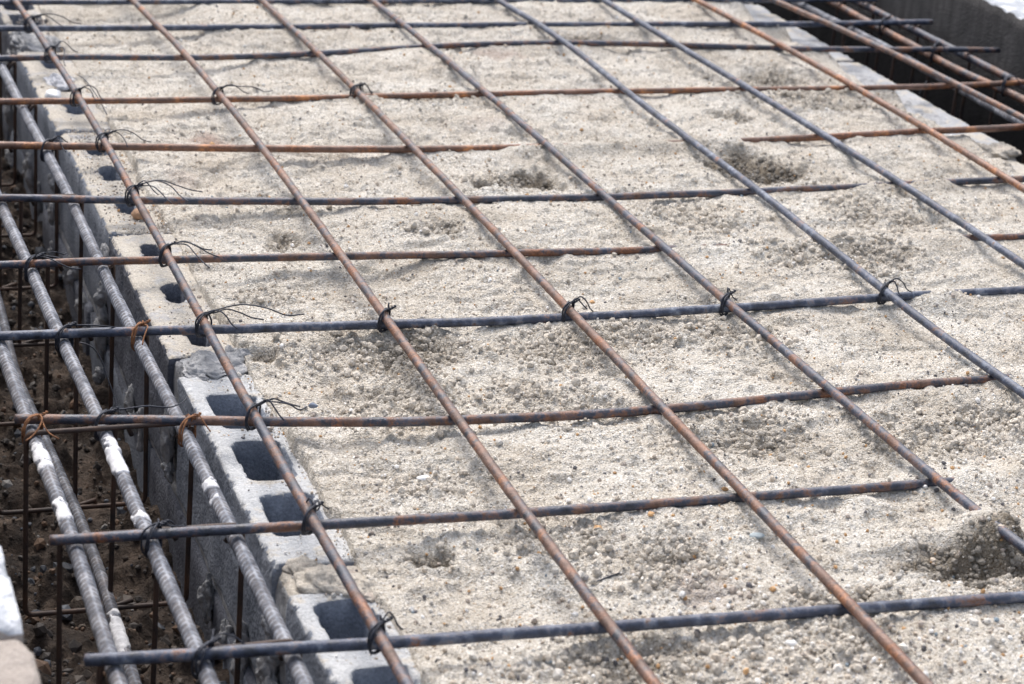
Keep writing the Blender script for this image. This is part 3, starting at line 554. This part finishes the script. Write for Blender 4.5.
for p_, m_, l_ in ((F1, 'ribbed_dirty', 'ribbed bar of the right trench cage half hidden under the pale rusty bar'), (F2, 'rust', 'middle rusty ribbed bar of the right trench cage'), (F3, 'mixed', 'outermost bar of the right trench cage, nearest the streaked kerb')):
    ribbed_bar(p_, ZT, m_, l_, rad=.0063, step=.004, ns=12, seed=9)
def sheath(parent, pts, z, y0, y1, rad, seed, cov=.25):
    P = []
    for y in np.arange(y0, y1, .0012): P.append((np.interp(y, [p[1] for p in pts], [p[0] for p in pts]), y, z))
    P = np.array(P); s = np.arange(len(P)) * .0012; Lh = s[-1]
    def rf(S, A):
        e = np.minimum(S, Lh - S) + .006 * vn(np.cos(A) * .01 + 0 * S, np.sin(A) * .01 + seed + 0 * S, .006, seed) + .002
        f = sst(0, .004, e) * sst(-.3, .25, np.cos(A) + 1.1 * fbm(S, np.sin(A) * .01, .014, 3, seed) + cov)
        return -.0022 + f * (.0034 + .0008 * fbm(S + 0 * A, np.cos(A) * .01 + 0 * S, .009, 3, seed + 1))
    V, F, C = tube(P, rad, 28, s, rf); return mesh_np('cement_splash', V, [F, C], M['splash'], parent)
for k, pts, z, spans in ((2, T2, ZT, [(.375, .455), (.275, .292)]), (3, T3, ZT, [(.395, .455), (.285, .330)]), (1, T1, ZT, [(.328, .350), (.306, .315)]), (4, T4, -.187, [(.35, .44), (.03, .13)])):
    for i, (a, b) in enumerate(spans): sheath(tb[k], pts, z, a, b, .0062 if k != 4 else .0057, k * 3 + i, .05 if k != 4 else -.25)

# ------------------------------------------------------------------ stirrups
def corner_path(pts, r=.009):
    """polyline with rounded corners, in 3-D"""
    out = [np.array(pts[0], float)]
    for a, b, c in zip(pts[:-2], pts[1:-1], pts[2:]):
        a, b, c = map(lambda q: np.array(q, float), (a, b, c)); u = (a - b) / np.linalg.norm(a - b); v = (c - b) / np.linalg.norm(c - b)
        p, q = b + u * r, b + v * r
        for t in np.linspace(0, 1, 7): out.append((1 - t) ** 2 * p + 2 * t * (1 - t) * b + t * t * q)
    out.append(np.array(pts[-1], float)); P = [out[0]]
    for q in out[1:]:
        m = max(1, int(np.linalg.norm(q - P[-1]) / .012)); p0 = P[-1]
        for t in range(1, m + 1): P.append(p0 + (q - p0) * t / m)
    return np.array(P)
def stirrup(y, x0, x1, xm, zt, zb, label, group, tilt=0., seed=0):
    r_ = random.Random(seed); j = lambda: r_.uniform(-.003, .003)
    root = empty('stirrup', ((x0 + x1) / 2, y, zb)); tag(root, label, 'stirrup', group); root.location
    W = lambda pts: [(px_ - root.location.x, py_ - root.location.y, pz_ - root.location.z) for px_, py_, pz_ in pts]
    yt = y + tilt
    ring_ = [(x1 - .014, y + .004, zt - .016), (x1 - .002, y + .003, zt), (x0, y + j(), zt + .0003), (x0, yt + j(), zb), (x1, yt + j(), zb), (x1, y - .001, zt - .001), (x1 - .012, y - .006, zt - .014)]
    V, F, C = tube(corner_path(W(ring_)), .0026, 8); mesh_np('ring', V, [F, C], M['stirrup'], root)
    V, F, C = tube(corner_path(W([(xm + .016, y + .008, zt - .012), (xm + .010, y + .007, zt + .001), (xm, y + .006, zt), (xm - .002, yt + .004, zb - .001), (xm + .02, yt + .002, zb + .006)]), .006), .0025, 8)
    mesh_np('crosstie', V, [F, C], M['stirrup'], root)
    return root
GS = 'stirrups of the left trench cage'
names = {1: 'nearest', 2: 'second', 3: 'third', 4: 'fourth', 5: 'fifth', 6: 'sixth', 7: 'seventh', 8: 'eighth', 9: 'ninth', 10: 'tenth', 11: 'eleventh'}
for n in range(1, 12):
    y = Ry(n, -.14) + (-.0125 if n in (3,) else .0105)
    lab = 'dark rusty stirrup hanging in the left trench at the %s crossbar' % names[n]
    if n == 3: lab = 'dark stirrup whose top leg lies just in front of the third crossbar'
    stirrup(y, -.2155, -.0585, -.131, -.0036, -.200, lab, GS, tilt=[.01, -.008, .004][n % 3], seed=n)
for n in range(5, 12):
    y = Ry(n, 1.47) + .0105
    stirrup(y, 1.405, 1.551, 1.48, -.0036, -.235, 'thin rusty stirrup in the dark right trench at the %s crossbar' % names[n], 'stirrups of the right trench cage', tilt=.006, seed=n + 30)

# ------------------------------------------------------------------ tie wires
def tie(x, y, label, group='black tie wires at the crossings', z=.0048, tails=None, seed=0, ang=None, mat='wire', a=.0108, h=.0122, loops=3, rise0=1.):
    r_ = random.Random(seed * 7 + 3); parts = []; rw = .0010
    th = math.radians(ang if ang is not None else r_.uniform(25, 60)); d = np.array([math.cos(th), math.sin(th)])
    end = None
    for q in range(loops):
        t2 = th + r_.uniform(-.25, .25); d = np.array([math.cos(t2), math.sin(t2)]); nrm = np.array([-d[1], d[0]]); o_ = r_.uniform(-.0018, .0018)
        pts = []
        for t in np.linspace(0, 2 * PI, 34):
            c, s_ = math.cos(t), math.sin(t); e = .75
            u = a * math.copysign(abs(c) ** e, c) * (1 + .08 * r_.random()); v = h * math.copysign(abs(s_) ** e, s_)
            p = d * u + nrm * (o_ + .0012 * math.sin(2 * t + q)); pts.append((p[0], p[1], v + .0006 * q))
        parts.append(tube(catmull(pts, .0016)[0], rw, 6))
    if tails is None: tails = [(r_.uniform(-25, 15), r_.uniform(.028, .05)) for _ in range(2)]
    for i, (ta, ln) in enumerate(tails):
        t0 = math.radians(ta); s0 = np.array([d[0] * a * .6, d[1] * a * .6, h * .85]); pts = [s0 + (0, 0, -.004), s0]
        rise = r_.uniform(.003, .009) * rise0; dr = r_.uniform(-.9, .7); ln *= r_.uniform(.75, 1.15)
        for t in (.15, .35, .6, .8, 1.):
            aa = t0 + dr * t + .12 * math.sin(5 * t + i)
            pts.append(s0 + np.array([math.cos(aa) * ln * t, math.sin(aa) * ln * t, rise * math.sin(PI * min(1, t * 1.25)) - .010 * t * t + r_.uniform(-.0015, .0015)]))
        parts.append(tube(catmull(pts, .003)[0], rw * .78, 6))
    # little twist where the strands meet
    s0 = np.array([d[0] * a * .55, d[1] * a * .55, h * .8])
    tw = [s0 + np.array([t * .007 + .0013 * math.cos(t * 18), .0013 * math.sin(t * 18), t * .004]) for t in np.linspace(0, 1.3, 20)]
    parts.append(tube(np.array(tw), rw, 6))
    V, F = join(parts); o = mesh_np('tie_wire', V, F, M[mat]); o.location = (x, y, z); return tag(o, label, 'wire', group)
TA = {1: ([(20, .02), (95, .012)], 'short tie wire knot'), 2: ([(70, .022), (30, .016), (110, .02)], 'tie wire with stubby upright ends'), 3: ([(5, .045), (-12, .068), (0, .035)], 'drooping long tailed tie wire'),
 4: ([(5, .075), (12, .10), (-2, .045)], 'long tailed straggling tie wire'), 5: ([(5, .05), (0, .075), (-18, .06)], 'tie wire with spread curly tails'), 6: ([(8, .06), (0, .075), (-6, .055), (3, .035)], 'looping bunch of tie wire'),
 7: ([(5, .04), (-12, .06)], 'double stranded tie wire with tails'), 8: ([(5, .045), (-3, .04)], 'arched tie wire with two tails'), 9: ([(-5, .04), (-50, .06)], 'tie wire with a hanging tail'), 10: ([(0, .05), (-2, .08)], 'farthest visible tie wire with flat lying tails')}
for n, (tl, ds) in TA.items():
    y = Ry(n, 0); tie(Cx('A', y), y, '%s on leftmost thin bar at the %s crossbar' % (ds.replace('with a tail hanging down in front', 'with a hanging tail'), names[n]), tails=tl, seed=n, ang=48)
GW = 'black tie wires at the crossings'
def xt(k, n): y = Ry(n, Cx(k, 1.)); y = Ry(n, Cx(k, y)); return Cx(k, y), y
for k, n, tl, lb in [('B', 4, [(60, .012)], 'tight tie wire knot on the second lengthwise bar at mid height'), ('C', 4, [(40, .018), (-35, .03)], 'tie wire knot at the centre of the photo, tails folded down the bar'),
    ('D', 4, [(80, .022), (95, .012)], 'tie wire with an upright end on the bar leading to the damp heap'), ('E', 4, [(-30, .03), (-20, .022)], 'tie wire on the slate grey bar near the right edge at mid height'),
    ('B', 8, [(0, .05), (-3, .07)], 'tie wire with long tails on the orange crossbar, second lengthwise bar'), ('C', 8, [(10, .02), (40, .014), (-30, .02)], 'tangled tie wire knot on the orange crossbar, third lengthwise bar')]:
    x, y = xt(k, n); tie(x, y, lb, tails=tl, seed=ord(k) + n, ang=45)
def tx(T, y): return float(np.interp(y, [p[1] for p in T], [p[0] for p in T]))
for T, n, mat, tl, lb in [(T2, 5, 'wire', [(15, .05), (0, .05), (-30, .045)], 'tie wire with straggling ends on middle ribbed bar at the fifth crossbar'), (T2, 4, 'wire', [(20, .02), (60, .018), (-20, .07)], 'bushy tie wire knot on the middle ribbed bar, fourth crossbar'),
    (T2, 3, 'wire', [(40, .022), (10, .025), (2, .09)], 'tie wire wrapped round the middle ribbed bar at the brown third crossbar'), (T2, 2, 'wire', [(30, .022), (70, .02), (10, .02), (-5, .03)], 'thick tie wire bundle on the middle ribbed bar, second crossbar'),
    (T2, 1, 'wire', [(45, .035), (50, .04)], 'tie wire with raised double end on the middle ribbed bar, nearest crossbar'), (T1, 7, 'wire', [(20, .03), (-20, .03)], 'small tie wire hook by the block wall at the seventh crossbar'),
    (T1, 4, 'wire_rusty', [(60, .012), (-60, .04)], 'rusty arched tie wire by the block wall, fourth crossbar'),
    (T1, 3, 'wire_rusty', [(30, .015), (80, .016), (-10, .02), (120, .015)], 'orange rusty ball of tie wire beside the hollow block, third crossbar'), (T3, 3, 'wire_rusty', [(-80, .04), (-95, .045)], 'rusty tie wire hanging from the outermost ribbed bar under the third crossbar')]:
    y = Ry(n, tx(T, .5)); off = -.012 if mat == 'wire_rusty' and n == 3 else 0
    tie(tx(T, y), y + off, lb, tails=tl, seed=n + int(tx(T, .5) * -1000), ang=50, mat=mat, z=-.0062, a=.0118, h=.0142, loops=3, rise0=.5, group='black tie wires at the crossings' if mat == 'wire' else 'rusty tie wires on the trench cage')
for n, tl, lb in [(10, [(0, .03)], 'small wire tie over the right trench on the dark top crossbar'), (9, [(-100, .03), (30, .02)], 'wire tie with hanging end over the right trench, on the bent crossbar'), (8, [(-60, .035), (30, .03)], 'wire tie over the right trench on the orange speckled crossbar')]:
    y = Ry(n, 1.475); tie(tx(F2, y), y, lb, tails=tl, seed=n + 200, ang=50, z=-.0062, a=.013, h=.0148)

# loose ends of wire and pebbles one can tell apart
def loose_wire(pts, label, mat='wire', r=.0008):
    V, F, C = tube(catmull(pts, .003)[0], r, 6); tag(mesh_np('wire_offcut', V, [F, C], M[mat]), label, 'wire')
loose_wire([(.016, 1.715, .006), (.02, 1.66, .010), (.028, 1.62, .0), (.034, 1.57, -.012)], 'thin wire strand hanging between two crossbars beside the leftmost thin bar')
loose_wire([(-.13, .735, -.02), (-.118, .73, -.022), (-.10, .70, -.055), (-.093, .66, -.085)], 'bent black wire dangling in front of the block wall below the fourth crossbar')
loose_wire([(1.395, 1.72, -.02), (1.385, 1.715, -.03), (1.375, 1.71, -.055)], 'short pale wire curling up beside the right block wall')
loose_wire([(.22, .105, -.015), (.245, .112, -.012), (.27, .118, -.012)], 'small dark wire scrap lying on the near sand')
def pebble(x, y, z, r, col, label, sq=(1, 1, .6)):
    t = NT('pebble_stone'); m = t.done(t.mix(t.noise(200, 4), tuple(c * .75 for c in col), tuple(min(1, c * 1.2) for c in col)), .75, t.bump(t.noise(400, 4), .0006))
    u = np.linspace(0, PI, 11); v = np.linspace(0, 2 * PI, 17)[:-1]; U, W = np.meshgrid(u, v, indexing='ij'); D = np.stack([np.sin(U)*np.cos(W), np.sin(U)*np.sin(W), np.cos(U)], -1)
    q = 1 + .18 * fbm(D[..., 0] + x * 90 + D[..., 2], D[..., 1] + y * 70, .9, 3, 2); Vv = (D * q[..., None] * np.array(sq) * r).reshape(-1, 3)
    i = np.arange(10)[:, None] * 16; j = np.arange(16)[None]; k = (j + 1) % 16
    o = mesh_np('pebble', Vv, np.stack([i + j, i + 16 + j, i + 16 + k, i + k], -1).reshape(-1, 4), m); o.location = (x, y, z); tag(o, label, 'pebble')
pebble(.012, 1.165, -.024, .011, (.50, .30, .18), 'orange brown pebble on the block tops beside the second narrow slot', (1, 1.2, .7))
pebble(.236, .155, float(szat(.236, .155)) + .003, .0065, (.72, .69, .63), 'pale rounded pebble on the near sand left of centre')
pebble(.392, .152, float(szat(.392, .152)) + .002, .006, (.38, .43, .45), 'flat blue grey chip of stone on the near sand', (1.3, .8, .4))
pebble(.335, -.045, float(szat(.335, -.045)) + .002, .0052, (.72, .71, .69), 'white pebble in front of the nearest crossbar')
pebble(.135, .34, float(szat(.135, .34)) + .002, .0055, (.80, .80, .80), 'small white stone chip beside the hollow cells', (1.2, .8, .5))
pebble(-.02, 1.72, -.024, .010, (.78, .79, .80), 'white lump of plaster on the block tops near the third slot from the top', (1.2, 1.6, .6))
pebble(.075, .53, float(szat(.12, .585)) + .002, .0045, (.16, .19, .25), 'tiny dark blue stone on the sand near the block wall')
